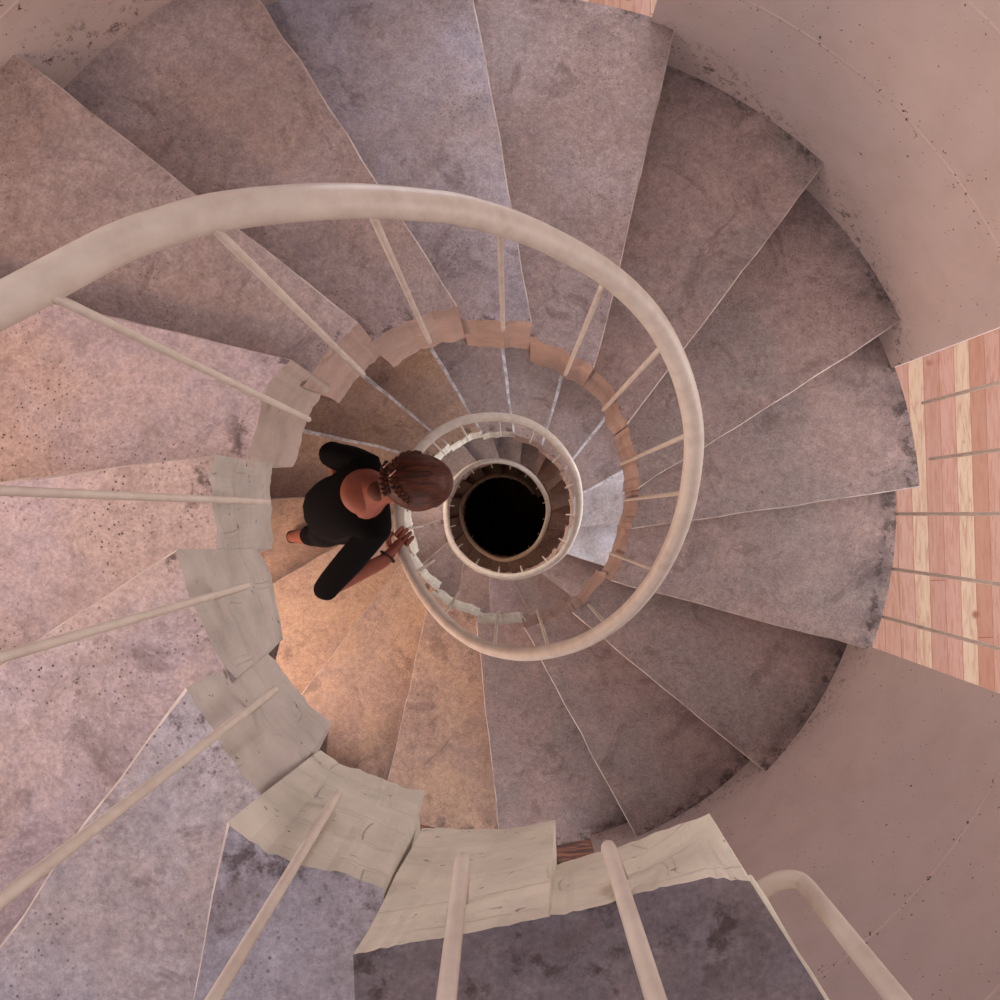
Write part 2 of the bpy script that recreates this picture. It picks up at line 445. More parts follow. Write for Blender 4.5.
def build_landing():
    D = depth(0)
    topl = [(353, 955), (380, 949), (410, 942), (440, 937), (495, 926), (548, 915), (550, 914.5), (580, 909), (607, 903), (645, 891), (675, 884), (710, 876), (738, 878), (750, 879)]
    botl = [(422, 829, 7.1), (450, 829, 7.1), (480, 829, 7.1), (500, 829, 7.1), (528, 825, 7.1), (555, 820, 7.1), (557, 865, 6.4), (582, 857, 6.3), (607, 850, 6.2), (640, 842, 6.0), (668, 830, 5.7), (690, 819, 5.4), (702, 812, 5.22), (709, 808, 5.12)]
    bm = bmesh.new(); uv = bm.loops.layers.uv.new('UVMap')
    def dens(Pl):
        o = []
        for a, b in zip(Pl[:-1], Pl[1:]):
            for s in range(4): o.append(a.lerp(b, s / 4))
        return o + [Pl[-1]]
    T = dens([bp(x, y, D) for x, y in topl]); Bt = dens([bp(x, y, d) for x, y, d in botl])
    for i, p in enumerate(T): p += Vector((0, .0022 * noise.noise(Vector((i * .9, 0, 0))), 0))
    n = len(T); M = 6; rows = []
    for m_ in range(M + 1):
        rows.append([bm.verts.new(T[j].lerp(Bt[j], m_ / M) + Vector((0, .007 * noise.noise(T[j].lerp(Bt[j], m_ / M) * 7), .008 * noise.noise(Bt[j] * 30) if m_ == M else 0))) for j in range(n)])
    for a in range(M):
        for j in range(n - 1):
            f = bm.faces.new((rows[a][j], rows[a + 1][j], rows[a + 1][j + 1], rows[a][j + 1])); f.material_index = 2; f.smooth = True
            for lp in f.loops: lp[uv].uv = (lp.vert.co.x, lp.vert.co.z)
    # top surface out to the wall
    pl = bp(*L[1][0], D); pr = bp(750, 879, D)
    ol = at(EDGE[1][1], ROUT + .012, zd(D))
    dr = (bp(825, 1000, D) - pr).normalized(); h2 = hit(pr, pr + dr, ROUT + .012); orr = Vector((h2.x, h2.y, zd(D)))
    a0, a1 = pol(ol)[0], pol(orr)[0]
    while a1 > a0: a1 -= 360
    K = 10; g = [rows[0]]
    for i in range(1, K + 1):
        u = i / K; r = []
        for j in range(n):
            t = j / (n - 1)
            o = at(a0 + (a1 - a0) * t, ROUT + .012, zd(D))
            # keep the two ends straight
            p = T[j].lerp(o, u); p.z = zd(D) + .004 * noise.noise(p * 4)
            r.append(bm.verts.new(p))
        g.append(r)
    for i in range(K):
        for j in range(n - 1):
            f = bm.faces.new((g[i][j], g[i][j + 1], g[i + 1][j + 1], g[i + 1][j])); f.smooth = True
            f.material_index = 0
    zb = zd(7.1)
    lowz = lambda j: Bt[j].z
    lw = [rows[-1]]
    for i in range(1, K + 1): lw.append([bm.verts.new(Vector((g[i][j].co.x, g[i][j].co.y, lowz(j)))) for j in range(n)])
    for i in range(K):
        for j in range(n - 1): bm.faces.new((lw[i][j], lw[i + 1][j], lw[i + 1][j + 1], lw[i][j + 1])).material_index = 3
        for j in (0, n - 1):
            if i == 0: f = bm.faces.new([rows[a][j] for a in range(M + 1)] + [lw[1][j], g[1][j]])
            else: f = bm.faces.new((g[i][j], lw[i][j], lw[i + 1][j], g[i + 1][j]))
            f.material_index = 2
    for j in range(n - 1): bm.faces.new((g[K][j], g[K][j + 1], lw[K][j + 1], lw[K][j])).material_index = 3
    # pale chipped lip along the cut end of the slab
    o = obj('landing_slab', bm, [CM['charcoal'], NOSE, CREAM, SOFF], stair)
    o['label'] = 'dark grey landing slab with a thick cream-washed edge'
    b2 = bmesh.new(); pts = []
    for i in range(40):
        t = i / 39; p = pr.lerp(orr, t); p.z = zd(D) - .004
        d = Vector((-dr.y, dr.x, 0)); pts.append(p + d * (.004 * noise.noise(Vector((t * 12, 2, 2)))))
    tube(b2, pts, [.0032 + .002 * noise.noise(Vector((i * .7, 0, 5))) for i in range(40)], 8)
    obj('landing_lip', b2, CREAM, stair)['label'] = 'chipped cream lip along the cut end of the landing'
build_landing()

# ------------------------------------------------------------------ railing
R0, RS = 3.05, .04472
def rail_depth(a):
    return R0 + RS * a if a > 60 else R0 + RS * 60 - (60 - a) * .022
rail_px = [(-140, 372), (-70, 341), (0, 306), (60, 274), (120, 243), (165, 227), (210, 214), (255, 207), (300, 203), (340, 201), (380, 202), (420, 205), (460, 210), (515, 226), (560, 246), (600, 269), (633, 296), (660, 329), (680, 370),
           (691, 410), (694, 445), (690, 485), (682, 520), (668, 555), (648, 588), (620, 618), (582, 642), (540, 653), (510, 653), (480, 645), (452, 627), (430, 603), (414, 578), (403, 550), (399, 520), (402, 490),
           (412, 460), (430, 439), (448, 427), (470, 419), (500, 417), (528, 423), (550, 437), (567, 457), (577, 480), (579, 510), (573, 535), (560, 556), (535, 572), (507, 577), (480, 570), (460, 555), (449, 535), (446, 508), (450, 488), (463, 472),
           (480, 463), (500, 461), (520, 467), (536, 480), (547, 500), (547, 520), (538, 542), (524, 554), (505, 560), (488, 555), (473, 543), (464, 527), (461, 508)]
RP = []; last = 5.0
for (x, y) in rail_px:
    # axis projected at this depth shifts a little: solve angle and depth together
    D = rail_depth(last)
    for _ in range(20):
        p = bp(x, y, D); a = pol(p)[0]
        a = last + ((a - last + 180) % 360 - 180); D = rail_depth(a)
    last = a; RP.append((a, D, bp(x, y, D)))
RR = 2060 * U
first = RP[0]; rail = []
phi_c = -128.0
for i in range(0, 14):      # level run over the landing then the first part of the helix, out of frame
    a = -128 + (first[0] - 6 + 128) * i / 13
    D = rail_depth(a) if a > -20 else rail_depth(-20) + (a + 20) / 108 * (rail_depth(-20) + .75)
    r0 = pol(first[2])[1]
    rail.append(at(a, RR + (r0 - RR) * max(0, (a + 60) / 82), zd(D)))
rail += [p for _, _, p in RP]
aend, Dend = RP[-1][0], RP[-1][1]; rend = pol(RP[-1][2])[1]
phi_last = EDGE[LAST + 1][0]
a = aend + 20
while a < phi_last:
    w = min(1, (a - aend) / 90); rail.append(at(a, rend * (1 - w) + RR * w, zd(R0 + RS * a))); a += 20
RC = catmull(rail, 5)
# angle table so balusters can find the rail
RT = []; lp = -128.0
for p in RC:
    f = pol(p)[0]; f = lp + ((f - lp + 180) % 360 - 180); lp = f; RT.append((f, p))
def rail_at(phi):
    for (a, p), (b, q) in zip(RT[:-1], RT[1:]):
        if a <= phi <= b: return p.lerp(q, (phi - a) / max(b - a, 1e-6))
    return None
railing = empty('spiral_railing', (AX, AY, 0))
tag(railing, 'cream painted steel tube handrail with thin upright bars winding down the well', 'railing')
bm = bmesh.new(); tube(bm, RC, .0212, 18); obj('handrail', bm, RAILM, railing, True)
FOOT = {-1: (607, 843), 0: (463, 855), 1: (340, 790), 2: (277, 688), 3: (250, 585), 4: (270, 502), 5: (310, 420), 6: (364, 375), 7: (430, 343),
        8: (503, 330), 9: (565, 375), 10: (603, 410), 11: (621, 464), 12: (624, 500), 13: (610, 553), 14: (588, 604), 15: (537, 610), 16: (498, 610)}
def baluster(foot, top, wallp):
    bm = bmesh.new()
    r = .0078 if foot.z > zd(5.6) else .0057
    pts = [foot.lerp(top, i / 12) for i in range(13)]
    # the foot turns into the side of the stair
    pts = [wallp, wallp.lerp(foot, .6) + Vector((0, 0, -.004)), foot + Vector((0, 0, .012))] + pts[1:]
    pts = [pts[0], pts[1]] + catmull([pts[1], pts[2], pts[3]], 4)[1:-1] + pts[3:]
    tube(bm, pts, r, 10)
    return obj('baluster', bm, RAILM, railing, True)
for k in range(-1, LAST + 1):
    Dt = depth(max(k, 0))
    if k in FOOT:
        x, y = FOOT[k]; r = math.hypot(x - PX, y - PY)
        if k <= 0: Df = 4.9
        else: Df = min(max(2090 / r, Dt + .25), Dt + 1.3)
        foot = bp(x, y, Df)
    else:
        ph = (EDGE[k][0] + EDGE[k + 1][0]) / 2 + 1
        ra = rail_at(ph)
        if ra is None: continue
        foot = Vector((ra.x, ra.y, zd(Dt + .45)))
    ph, fr = pol(foot)
    base = -95 if k <= 0 else (EDGE[k][0] + EDGE[k + 1][0]) / 2
    ph = base + ((ph - base + 180) % 360 - 180)
    top = rail_at(ph)
    if top is None: continue
    if k in FOOT:   # keep the bar plumb; it meets the tube where it is
        top = Vector((top.x * .25 + foot.x * .75, top.y * .25 + foot.y * .75, top.z - .003)) if k > 0 else Vector((foot.x, foot.y, zd(-.75)))
        if (Vector((top.x, top.y)) - Vector(rail_at(ph)[:2])).length > .018: 
            q = rail_at(ph); d = Vector((top.x - q.x, top.y - q.y, 0)); d = d.normalized() * .018; top = q + d
    out_r = RIN + .02 if k > 0 else fr + .06
    wallp = at(ph, max(out_r, fr + .03), foot.z - .002)
    baluster(foot, top, wallp)
# the bent end post of the landing
pp = bp(812, 893, 4.8)
pts = [bp(758, 893, 5.05), bp(768, 886, 5.05), bp(781, 880, 5.03), bp(797, 880, 4.98), bp(807, 887, 4.9), Vector((pp.x, pp.y, zd(4.7))), Vector((pp.x, pp.y, zd(4.3))), Vector((pp.x, pp.y, zd(2))), Vector((pp.x, pp.y, zd(-.75)))]
bm = bmesh.new(); tube(bm, catmull(pts, 6), .0092, 14)
o = obj('end_post', bm, RAILM, railing, True); o['label'] = 'thick bent end post fixed to the side of the landing'
bm = bmesh.new(); tube(bm, [Vector((pp.x, pp.y, zd(-.75))), at(-128, RR, zd(-.75))], .0212, 14); obj('top_rail_end', bm, RAILM, railing, True)

# ------------------------------------------------------------------ round wall with openings
OPEN = [(160.0, 200.0, 5.2, 26.0), (88.0, 107.5, 4.0, 26.0), (254.5, 297.0, 10.0, 30.0), (160., 200., 27.5, 37.0), (312.0, 350.0, 13.2, 27.0), (20.0, 44.0, 27., 38.), (-20.0, 16.0, -5.5, 6.0)]  # last opening, upper west, is unseen and added to let fill light in
cuts_d = sorted(set([-8., 0.] + [v for o in OPEN for v in o[2:]] + [FLOOR_D + .0] + [float(v) for v in range(2, 66, 8)]))
cuts_p = sorted(set([x % 360 for o in OPEN for x in o[:2]] + [i * 4.0 for i in range(90)]))
def is_open(p, d):
    for a, b, c_, e in OPEN:
        if c_ < d < e and ((a < p < b) or (a < p + 360 < b) or (a < p - 360 < b)): return True
    return False
bm = bmesh.new(); TW = .24; vc = {}
def vtx(i, j, o):
    i %= len(cuts_p); key = (i, j, o)
    if key not in vc: vc[key] = bm.verts.new(at(cuts_p[i], ROUT + TW * o, zd(cuts_d[j])))
    return vc[key]
NP, ND = len(cuts_p), len(cuts_d) - 1
st = {}
for i in range(NP):
    pm = (cuts_p[i] + (cuts_p[i + 1] if i + 1 < NP else 360)) / 2
    for j in range(ND): st[i, j] = not is_open(pm, (cuts_d[j] + cuts_d[j + 1]) / 2)
for i in range(NP):
    for j in range(ND):
        if not st[i, j]: continue
        for o in (0, 1):
            f = bm.faces.new((vtx(i, j, o), vtx(i + 1, j, o), vtx(i + 1, j + 1, o), vtx(i, j + 1, o))); f.smooth = True
        if not st[(i + 1) % NP, j]: bm.faces.new((vtx(i + 1, j, 0), vtx(i + 1, j + 1, 0), vtx(i + 1, j + 1, 1), vtx(i + 1, j, 1)))
        if not st[(i - 1) % NP, j]: bm.faces.new((vtx(i, j, 0), vtx(i, j + 1, 0), vtx(i, j + 1, 1), vtx(i, j, 1)))
        if j == 0 or not st[i, j - 1]: bm.faces.new((vtx(i, j, 0), vtx(i + 1, j, 0), vtx(i + 1, j, 1), vtx(i, j, 1)))
        if j == ND - 1 or not st[i, j + 1]: bm.faces.new((vtx(i, j + 1, 0), vtx(i + 1, j + 1, 0), vtx(i + 1, j + 1, 1), vtx(i, j + 1, 1)))
w = obj('wall_round', bm, WALL); tag(w, kind='structure')

def slab(name, x0, x1, y0, y1, D, t, mat, lab=None):
    bm = bmesh.new()
    bmesh.ops.create_cube(bm, size=1, matrix=Matrix.Translation(((x0 + x1) / 2, (y0 + y1) / 2, zd(D) - t / 2)) @ Matrix.Diagonal((x1 - x0, y1 - y0, t, 1)))
    o = obj(name, bm, mat); tag(o, kind='structure'); return o
PL = plank_mat('pine_boards', [srgb(154, 118, 100), srgb(160, 126, 112), srgb(174, 152, 128), srgb(150, 112, 98), srgb(160, 122, 108), srgb(174, 152, 128), srgb(146, 104, 84), srgb(158, 120, 104)])
RW = plank_mat('dark_red_boards', [srgb(60, 30, 22), srgb(52, 26, 20), srgb(66, 34, 26)], .09, 1.5)
slab('floor', ROUT + .1, 5.2, -2.6, 2.6, 26.0, .15, PL)
slab('floor', -1.6, 1.2, ROUT + .2, 4.2, 26.0, .15, PL)
slab('floor', -1.6, 1.6, -4.2, -ROUT - .05, 29.6, .15, RW)
slab('floor', -4.5, -ROUT - .15, -2.2, 2.2, 27.0, .15, PL)
bm = bmesh.new(); bmesh.ops.create_circle(bm, cap_ends=True, segments=64, radius=ROUT + TW, matrix=Matrix.Translation((AX, AY, 0)))
tag(obj('floor', bm, plain('dark_cellar_floor', srgb(60, 48, 42), .95)), kind='structure')

# bars guarding the opening beside the treads
guard = empty('window_guard', at(180, ROUT + .05, 0))
tag(guard, 'row of thin upright steel bars across the tall opening above the pine floor', 'guard bars')
for (x, y, D, hid) in [(923, 403, 16.4, 0), (930, 459, 16.4, 0), (897, 514, 17.4, 0), (893, 569, 17.4, 0), (883, 617, 17.4, 0)]:
    p = bp(x, y, D); ph, r = pol(p)
    p = at(ph, max(r, ROUT + .02), p.z)
    if r < ROUT + .02 or D > 17: p = at(ph, ROUT + .02, zd(D + .2))
    bm = bmesh.new(); tube(bm, [Vector((p.x, p.y, p.z)), Vector((p.x, p.y, zd(10.9)))], .0062, 8)
    obj('bar', bm, RAILM, guard, True)
bm = bmesh.new(); tube(bm, [at(160.5 + 39 * i / 16, ROUT + .05, zd(10.9)) for i in range(17)], .011, 8)
obj('top_rail', bm, RAILM, guard, True)

#PBEGIN
# ------------------------------------------------------------------ the woman on the stair
def skin_obj(name, nodes, edges, mat, parent, sub=2, root=0):
    """nodes: (Vector, rx, ry); one continuous surface grown over the joints"""
    me = bpy.data.meshes.new(name)
    me.from_pydata([n[0] for n in nodes], edges, [])
    o = bpy.data.objects.new(name + '_tmp', me); C.objects.link(o)
    md = o.modifiers.new('s', 'SKIN'); md.use_smooth_shade = True
    for i, n in enumerate(nodes):
        sv = me.skin_vertices[0].data[i]; sv.radius = (n[1], n[2] if len(n) > 2 else n[1]); sv.use_root = (i == root or (isinstance(root, tuple) and i in root))
    sb = o.modifiers.new('b', 'SUBSURF'); sb.levels = sub
    dg = bpy.context.evaluated_depsgraph_get(); dg.update()
    m2 = bpy.data.meshes.new_from_object(o.evaluated_get(dg))
    bpy.data.objects.remove(o)
    m2.name = name
    m2.materials.clear(); m2.materials.append(mat)
    for p in m2.polygons: p.use_smooth = True; p.material_index = 0
    if parent is not None and parent.type == 'EMPTY': m2.transform(Matrix.Translation(-parent.location))
    return new(name, m2, parent)

SKIN = NT('skin', .55)
SKIN.l(SKIN.mix(SKIN.ramp(SKIN.noise(14, 3), [(.35, 0.), (.7, 1.)]), srgb(152, 88, 70), srgb(136, 76, 60)), SKIN.b.inputs['Base Color'])
SKIN = SKIN.m
BLACK = NT('black_cloth', .95)
BLACK.b.inputs['Base Color'].default_value = srgb(15, 13, 14); BLACK.b.inputs['Specular IOR Level'].default_value = .08
BLACK.bump(BLACK.noise(60, 3), .3, .004); BLACK = BLACK.m
HAIR = NT('brown_hair', .5)
_mp = HAIR.n('ShaderNodeMapping'); _mp.inputs['Scale'].default_value = (9, 95, 60); _mp.inputs['Rotation'].default_value = (0, 0, -.12)
HAIR.l(HAIR.co.outputs['Object'], _mp.inputs[0])
_h = HAIR.noise(1.0, 4, .6, vec=_mp.outputs[0], dist=.6)
HAIR.l(HAIR.mix(HAIR.ramp(_h, [(.32, 0.), (.72, 1.)]), srgb(46, 24, 18), srgb(104, 56, 38)), HAIR.b.inputs['Base Color'])
HAIR.bump(_h, .6, .004); HAIR = HAIR.m
NAPE = plain('nape_hair', srgb(92, 50, 36), .7)
SHOE = plain('black_leather', srgb(26, 18, 18), .4)
BEAD = plain('dark_beads', srgb(40, 22, 20), .3)

def bm_m(px, py, d):  # pixel and depth in metres below the camera
    return bp(px, py, d / H)
P = {}
P['pelvis'] = bm_m(330, 514, 3.14); P['waist'] = bm_m(334, 510, 3.0); P['chest'] = bm_m(347, 503, 2.84)
P['upper'] = bm_m(364, 498, 2.73); P['neck'] = bm_m(380, 491, 2.68); P['neck2'] = bm_m(393, 489, 2.66); P['skull'] = bm_m(412, 485, 2.63)
P['lsh'] = bm_m(368, 466, 2.74); P['lel'] = bm_m(332, 455, 2.93); P['lwr'] = bm_m(338, 474, 3.14); P['lhd'] = bm_m(343, 481, 3.22)
P['rsh'] = bm_m(376, 531, 2.76); P['rel'] = bm_m(325, 589, 2.88); P['rwr'] = bm_m(384, 561, 2.96)
zt20, zt21 = depth(20) * H, depth(21) * H
P['rhip'] = bm_m(334, 527, 3.18); P['rkn'] = bm_m(322, 534, 3.58); P['ran'] = bm_m(297, 537, zt20 - .09); 
P['lhip'] = bm_m(334, 501, 3.18); P['lkn'] = bm_m(345, 500, 3.62); P['lan'] = bm_m(340, 497, zt21 - .08)
lat = (P['lsh'] - P['rsh']).normalized()
fw = Vector((1, -.02, 0)).normalized()
rheel = bm_m(290, 537, zt20 - .035); rball = rheel + Vector((.15, .012, -.012)); rtoe = rball + Vector((.05, .004, 0))
lheel = P['lan'] + Vector((-.045, 0, -.05)); lball = lheel + Vector((.15, .03, -.005)); ltoe = lball + Vector((.05, .01, 0))
person = empty('person', (P['lan'].x - .1, P['lan'].y, zd(depth(21))))
tag(person, 'person in black, brown hair pinned up, leaning over the railing seen from above', 'person')
names = ['pelvis', 'waist', 'chest', 'upper', 'neck', 'neck2', 'skull', 'lsh', 'lel', 'lwr', 'rsh', 'rel', 'rwr', 'rhip', 'rkn', 'ran', 'lhip', 'lkn', 'lan']
rad = dict(pelvis=.07, waist=.08, chest=.08, upper=.055, neck=.05, neck2=.046, skull=.05, lsh=.036, lel=.036, lwr=.026, rsh=.034, rel=.040, rwr=.028,
           rhip=.055, rkn=.05, ran=.036, lhip=.055, lkn=.052, lan=.036)
nodes = [(P[n], rad[n]) for n in names]; ix = {n: i for i, n in enumerate(names)}
E_ = [('pelvis', 'waist'), ('waist', 'chest'), ('chest', 'upper'), ('upper', 'neck'), ('neck', 'neck2'), ('neck2', 'skull'), ('upper', 'lsh'), ('lsh', 'lel'), ('lel', 'lwr'),
      ('upper', 'rsh'), ('rsh', 'rel'), ('rel', 'rwr'), ('pelvis', 'rhip'), ('rhip', 'rkn'), ('rkn', 'ran'), ('pelvis', 'lhip'), ('lhip', 'lkn'), ('lkn', 'lan')]
edges = [(ix[a], ix[b]) for a, b in E_]
for (an, heel, ball, toe) in (('ran', rheel, rball, rtoe), ('lan', lheel, lball, ltoe)):
    b = len(nodes); nodes += [(heel, .026), (ball, .036, .022), (toe, .026, .016)]
    edges += [(ix[an], b), (ix[an], b + 1), (b + 1, b + 2)]
# hands: palms are part of the body chain, each finger its own chain joined into the same mesh
rail_pt = rail_at(343.0); rail_q = rail_at(350.0)
rt = (rail_q - rail_pt).normalized()
hc = rail_pt.copy()
palm = hc + Vector((-.018, 0, .036)); inward = Vector((hc.x - AX, hc.y - AY, 0)).normalized() * -1
b = len(nodes)
knu = hc + Vector((0, 0, .042)) + (hc - P['rwr']).normalized() * .012
knu.z = hc.z + .040
nodes += [(P['rwr'].lerp(knu, .55), .026, .017), (knu, .033, .015)]; edges += [(ix['rwr'], b), (b, b + 1)]
lp_ = P['lwr'].lerp(P['lhd'], .7); c2 = len(nodes); nodes += [(lp_, .028, .016), (P['lhd'], .034, .014)]; edges += [(ix['lwr'], c2), (c2, c2 + 1)]
body = skin_obj('body', nodes, edges, SKIN, person)

def join_into(o, bm):
    me = o.data; b0 = bmesh.new(); b0.from_mesh(me)
    t = bpy.data.meshes.new('t'); bm.to_mesh(t); bm.free(); b0.from_mesh(t)
    b0.to_mesh(me); b0.free(); bpy.data.meshes.remove(t)
    for p in me.polygons: p.use_smooth = True
# right hand fingers curled over the tube
bm = bmesh.new(); org = person.location
go = (knu - P['rwr']); go.z = 0; go.normalize()          # direction of the fingers across the rail
sd = Vector((-go.y, go.x, 0))
for i, (off, ln) in enumerate([(.027, .9), (.009, 1.), (-.009, .97), (-.026, .78)]):
    k0 = knu + sd * off - go * .004
    pts = [k0, k0 + go * .028 * ln + Vector((0, 0, -.006)), k0 + go * .045 * ln + Vector((0, 0, -.030)), k0 + go * .036 * ln + Vector((0, 0, -.056))]
    tube(bm, [p - org for p in catmull(pts, 4)], [.0095 - .0003 * q for q in range(13)], 8)
k0 = P['rwr'].lerp(knu, .55) + sd * .02
pts = [k0, k0 + sd * .022 + go * .02 + Vector((0, 0, -.018)), k0 + sd * .026 + go * .042 + Vector((0, 0, -.042))]
tube(bm, [p - org for p in catmull(pts, 4)], [.0115 - .0004 * q for q in range(9)], 8)
# left hand hanging, slightly curled
go2 = (P['lhd'] - P['lwr']).normalized(); sd2 = go2.cross(Vector((0, 1, .2))).normalized(); cu = go2.cross(sd2).normalized()
for off, ln in [(.027, .9), (.009, 1.), (-.009, .95), (-.026, .78)]:
    k0 = P['lhd'] + sd2 * off
    pts = [k0, k0 + go2 * .03 * ln, k0 + go2 * .052 * ln + cu * .012, k0 + go2 * .068 * ln + cu * .028]
    tube(bm, [p - org for p in catmull(pts, 4)], [.0092 - .0003 * q for q in range(13)], 8)
k0 = P['lwr'].lerp(P['lhd'], .5) + sd2 * .022
tube(bm, [p - org for p in catmull([k0, k0 + sd2 * .02 + go2 * .025, k0 + sd2 * .022 + go2 * .05], 4)], [.011 - .0004 * q for q in range(9)], 8)
join_into(body, bm)
# bead bracelet at the right wrist
bm = bmesh.new(); wdir = (knu - P['rwr']).normalized(); u1 = wdir.cross(Vector((0, 0, 1))).normalized(); u2 = wdir.cross(u1); bc = P['rwr'].lerp(knu, .2)
for i in range(16):
    q = 2 * PI * i / 16
    bmesh.ops.create_icosphere(bm, subdivisions=1, radius=.006, matrix=Matrix.Translation(bc + (u1 * math.cos(q) * 1.1 + u2 * math.sin(q) * .9) * .027))
obj('bracelet', bm, BEAD, person, True)['label'] = 'dark beaded bracelet'

# head: a shaped skull with a face, looking down into the well
hu = Vector((.90, .10, .30)).normalized()      # towards the crown
hf0 = Vector((.30, -.30, -.90)); hf = (hf0 - hu * hf0.dot(hu)).normalized(); hl = hu.cross(hf)
HC = bm_m(418.5, 484, 2.56)
def hp(x, y, z): return HC + hl * x + hf * y + hu * z - org      # x side, y forward, z up
bm = bmesh.new(); bmesh.ops.create_uvsphere(bm, u_segments=32, v_segments=24, radius=1)
for v in bm.verts:
    x, y, z = v.co
    sx = .074 * (1 - .22 * max(0, -z)); sy = .095 * (1 - .12 * max(0, -z)); sz = .106
    Y = y * sy; X = x * sx; Z = z * sz
    if y > 0:
        # brow, eye sockets, nose, mouth and chin
        n_ = math.exp(-((X / .012) ** 2 + ((Z + .012) / .026) ** 2)); Y += .022 * n_
        for s in (-1, 1): Y -= .010 * math.exp(-(((X - s * .03) / .014) ** 2 + ((Z - .006) / .012) ** 2))
        Y += .006 * math.exp(-((X / .022) ** 2 + ((Z + .052) / .007) ** 2)); Y += .010 * math.exp(-((X / .022) ** 2 + ((Z + .09) / .016) ** 2))
    v.co = hp(X, Y, Z)
for s in (-1, 1):
    e = hp(s * .076, -.005, -.005); 
    mt = Matrix.Translation(e) @ (Matrix((hl, hf, hu)).transposed().to_4x4()) @ Matrix.Diagonal((.010, .020, .032, 1))
    bmesh.ops.create_uvsphere(bm, u_segments=12, v_segments=8, radius=1, matrix=mt)
join_into(body, bm)
def ball(name, x, y, z, r, mat):
    bm = bmesh.new(); bmesh.ops.create_uvsphere(bm, u_segments=14, v_segments=10, radius=r, matrix=Matrix.Translation(hp(x, y, z) + org)); return obj(name, bm, mat, person, True)
EYE = plain('eye_white', srgb(225, 215, 205), .3)
for s in (-1, 1): ball('eye', s * .030, .073, .006, .011, EYE)
bm = bmesh.new(); tube(bm, [hp(x, .098 - abs(x) * .35, -.052) + org for x in (-.022, -.011, 0, .011, .022)], [.002, .004, .0045, .004, .002], 8)
obj('lips', bm, plain('lip_skin', srgb(160, 84, 72), .5), person, True)
# hair: a swept-back shell lying close to the skull, a plait across the back and the pinned coil
bm = bmesh.new(); bmesh.ops.create_uvsphere(bm, u_segments=64, v_segments=40, radius=1)
dele = []
for v in bm.verts:
    x, y, z = v.co
    fz = y * .8 - z * .55
    if (y > .30 and z < .38) or (y > .62 and z < .62): dele.append(v)
    a = math.atan2(x, z + .2)
    rg = 1 + .010 * noise.noise(Vector((a * 9, y * 2, 0)))
    X = x * .090 * rg; Y = y * .106 - .010; Z = z * .116 * rg + .002
    if z < -.2: X *= 1 - .25 * (-z - .2); 
    v.co = hp(X, Y, Z) + org
bmesh.ops.delete(bm, geom=dele, context='VERTS')
hair = obj('hair', bm, HAIR, person, True)
def strand(pts, r, name='plait', k=1.0):
    c = catmull(pts, 10); bm = bmesh.new()
    for s in range(3):
        q = []
        for i, p in enumerate(c):
            t = i / len(c) * 2 * PI * 3.2 * k + s * 2 * PI / 3
            a = c[min(i + 1, len(c) - 1)] - c[max(i - 1, 0)]; a.normalize(); n1 = a.cross(Vector((0, 0, 1))).normalized(); n2 = a.cross(n1)
            q.append(p + n1 * math.cos(t) * r * .8 + n2 * math.sin(2 * t) * r * .4)
        tube(bm, q, r * .62, 8)
    return obj(name, bm, HAIR, hair, True)
org0 = org
def hs(x, y, z): return hp(x, y, z) + org0
# plait running round the back of the head from ear to ear
def onhead(side, el, k=1.02):   # side angle, elevation on the back of the skull
    return hs(math.sin(side) * math.cos(el) * .088 * k, -math.cos(side) * math.cos(el) * .104 * k - .010, math.sin(el) * .116 * k)
strand([onhead(a, .02 + e) for a, e in ((-1.1, .0), (-.8, -.14), (-.45, -.28), (0, -.33), (.45, -.28), (.9, -.12), (1.35, .15))], .011, k=1.5)
strand([onhead(a, -.62 + e) for a, e in ((-.75, 0), (-.3, -.03), (.2, -.02), (.65, .04))], .014, 'pinned_coil', k=.8)
for a, e in ((-.15, .0), (.28, -.25), (.5, -.05)):
    bm = bmesh.new(); tube(bm, [onhead(a, -.3 + e, 1.16), onhead(a + .16, -.12 + e, 1.15)], .0022, 6)
    obj('hair_pin', bm, plain('pin_metal', srgb(190, 150, 130), .35), hair, True)
# nape hair, thin on the neck
bm = bmesh.new()
# blouse with a deep round back, elbow sleeves, and cropped trousers
cn = ['pelvis', 'waist', 'chest', 'upper', 'lsh', 'lel', 'rsh', 'rel']
cr = dict(pelvis=.125, waist=.128, chest=.130, upper=.075, lsh=.062, lel=.052, rsh=.060, rel=.050)
cnodes = [(P[n] + (Vector((-.02, 0, -.012)) if n == 'upper' else Vector()), cr[n]) for n in cn]
lend = P['lel'] + (P['lel'] - P['lsh']).normalized() * .012 + Vector((0, .006, 0)); rend_ = P['rel'].lerp(P['rwr'], .07) + (P['rel'] - P['rsh']).normalized() * .016
cnodes += [(lend, .052), (rend_, .048), (lend + (P['lel'] - P['lsh']).normalized() * .028, .034), (rend_ + (P['rel'] - P['rsh']).normalized() * .030, .030), (P['pelvis'] + Vector((.03, 0, -.09)), .045), (P['pelvis'] + Vector((.02, 0, -.13)), .02)]
ce = [(0, 1), (1, 2), (2, 3), (3, 4), (4, 5), (3, 6), (6, 7), (5, 8), (7, 9), (8, 10), (9, 11), (0, 12), (12, 13)]
blouse = skin_obj('blouse', cnodes, ce, BLACK, person)
cnodes = []; ce = []
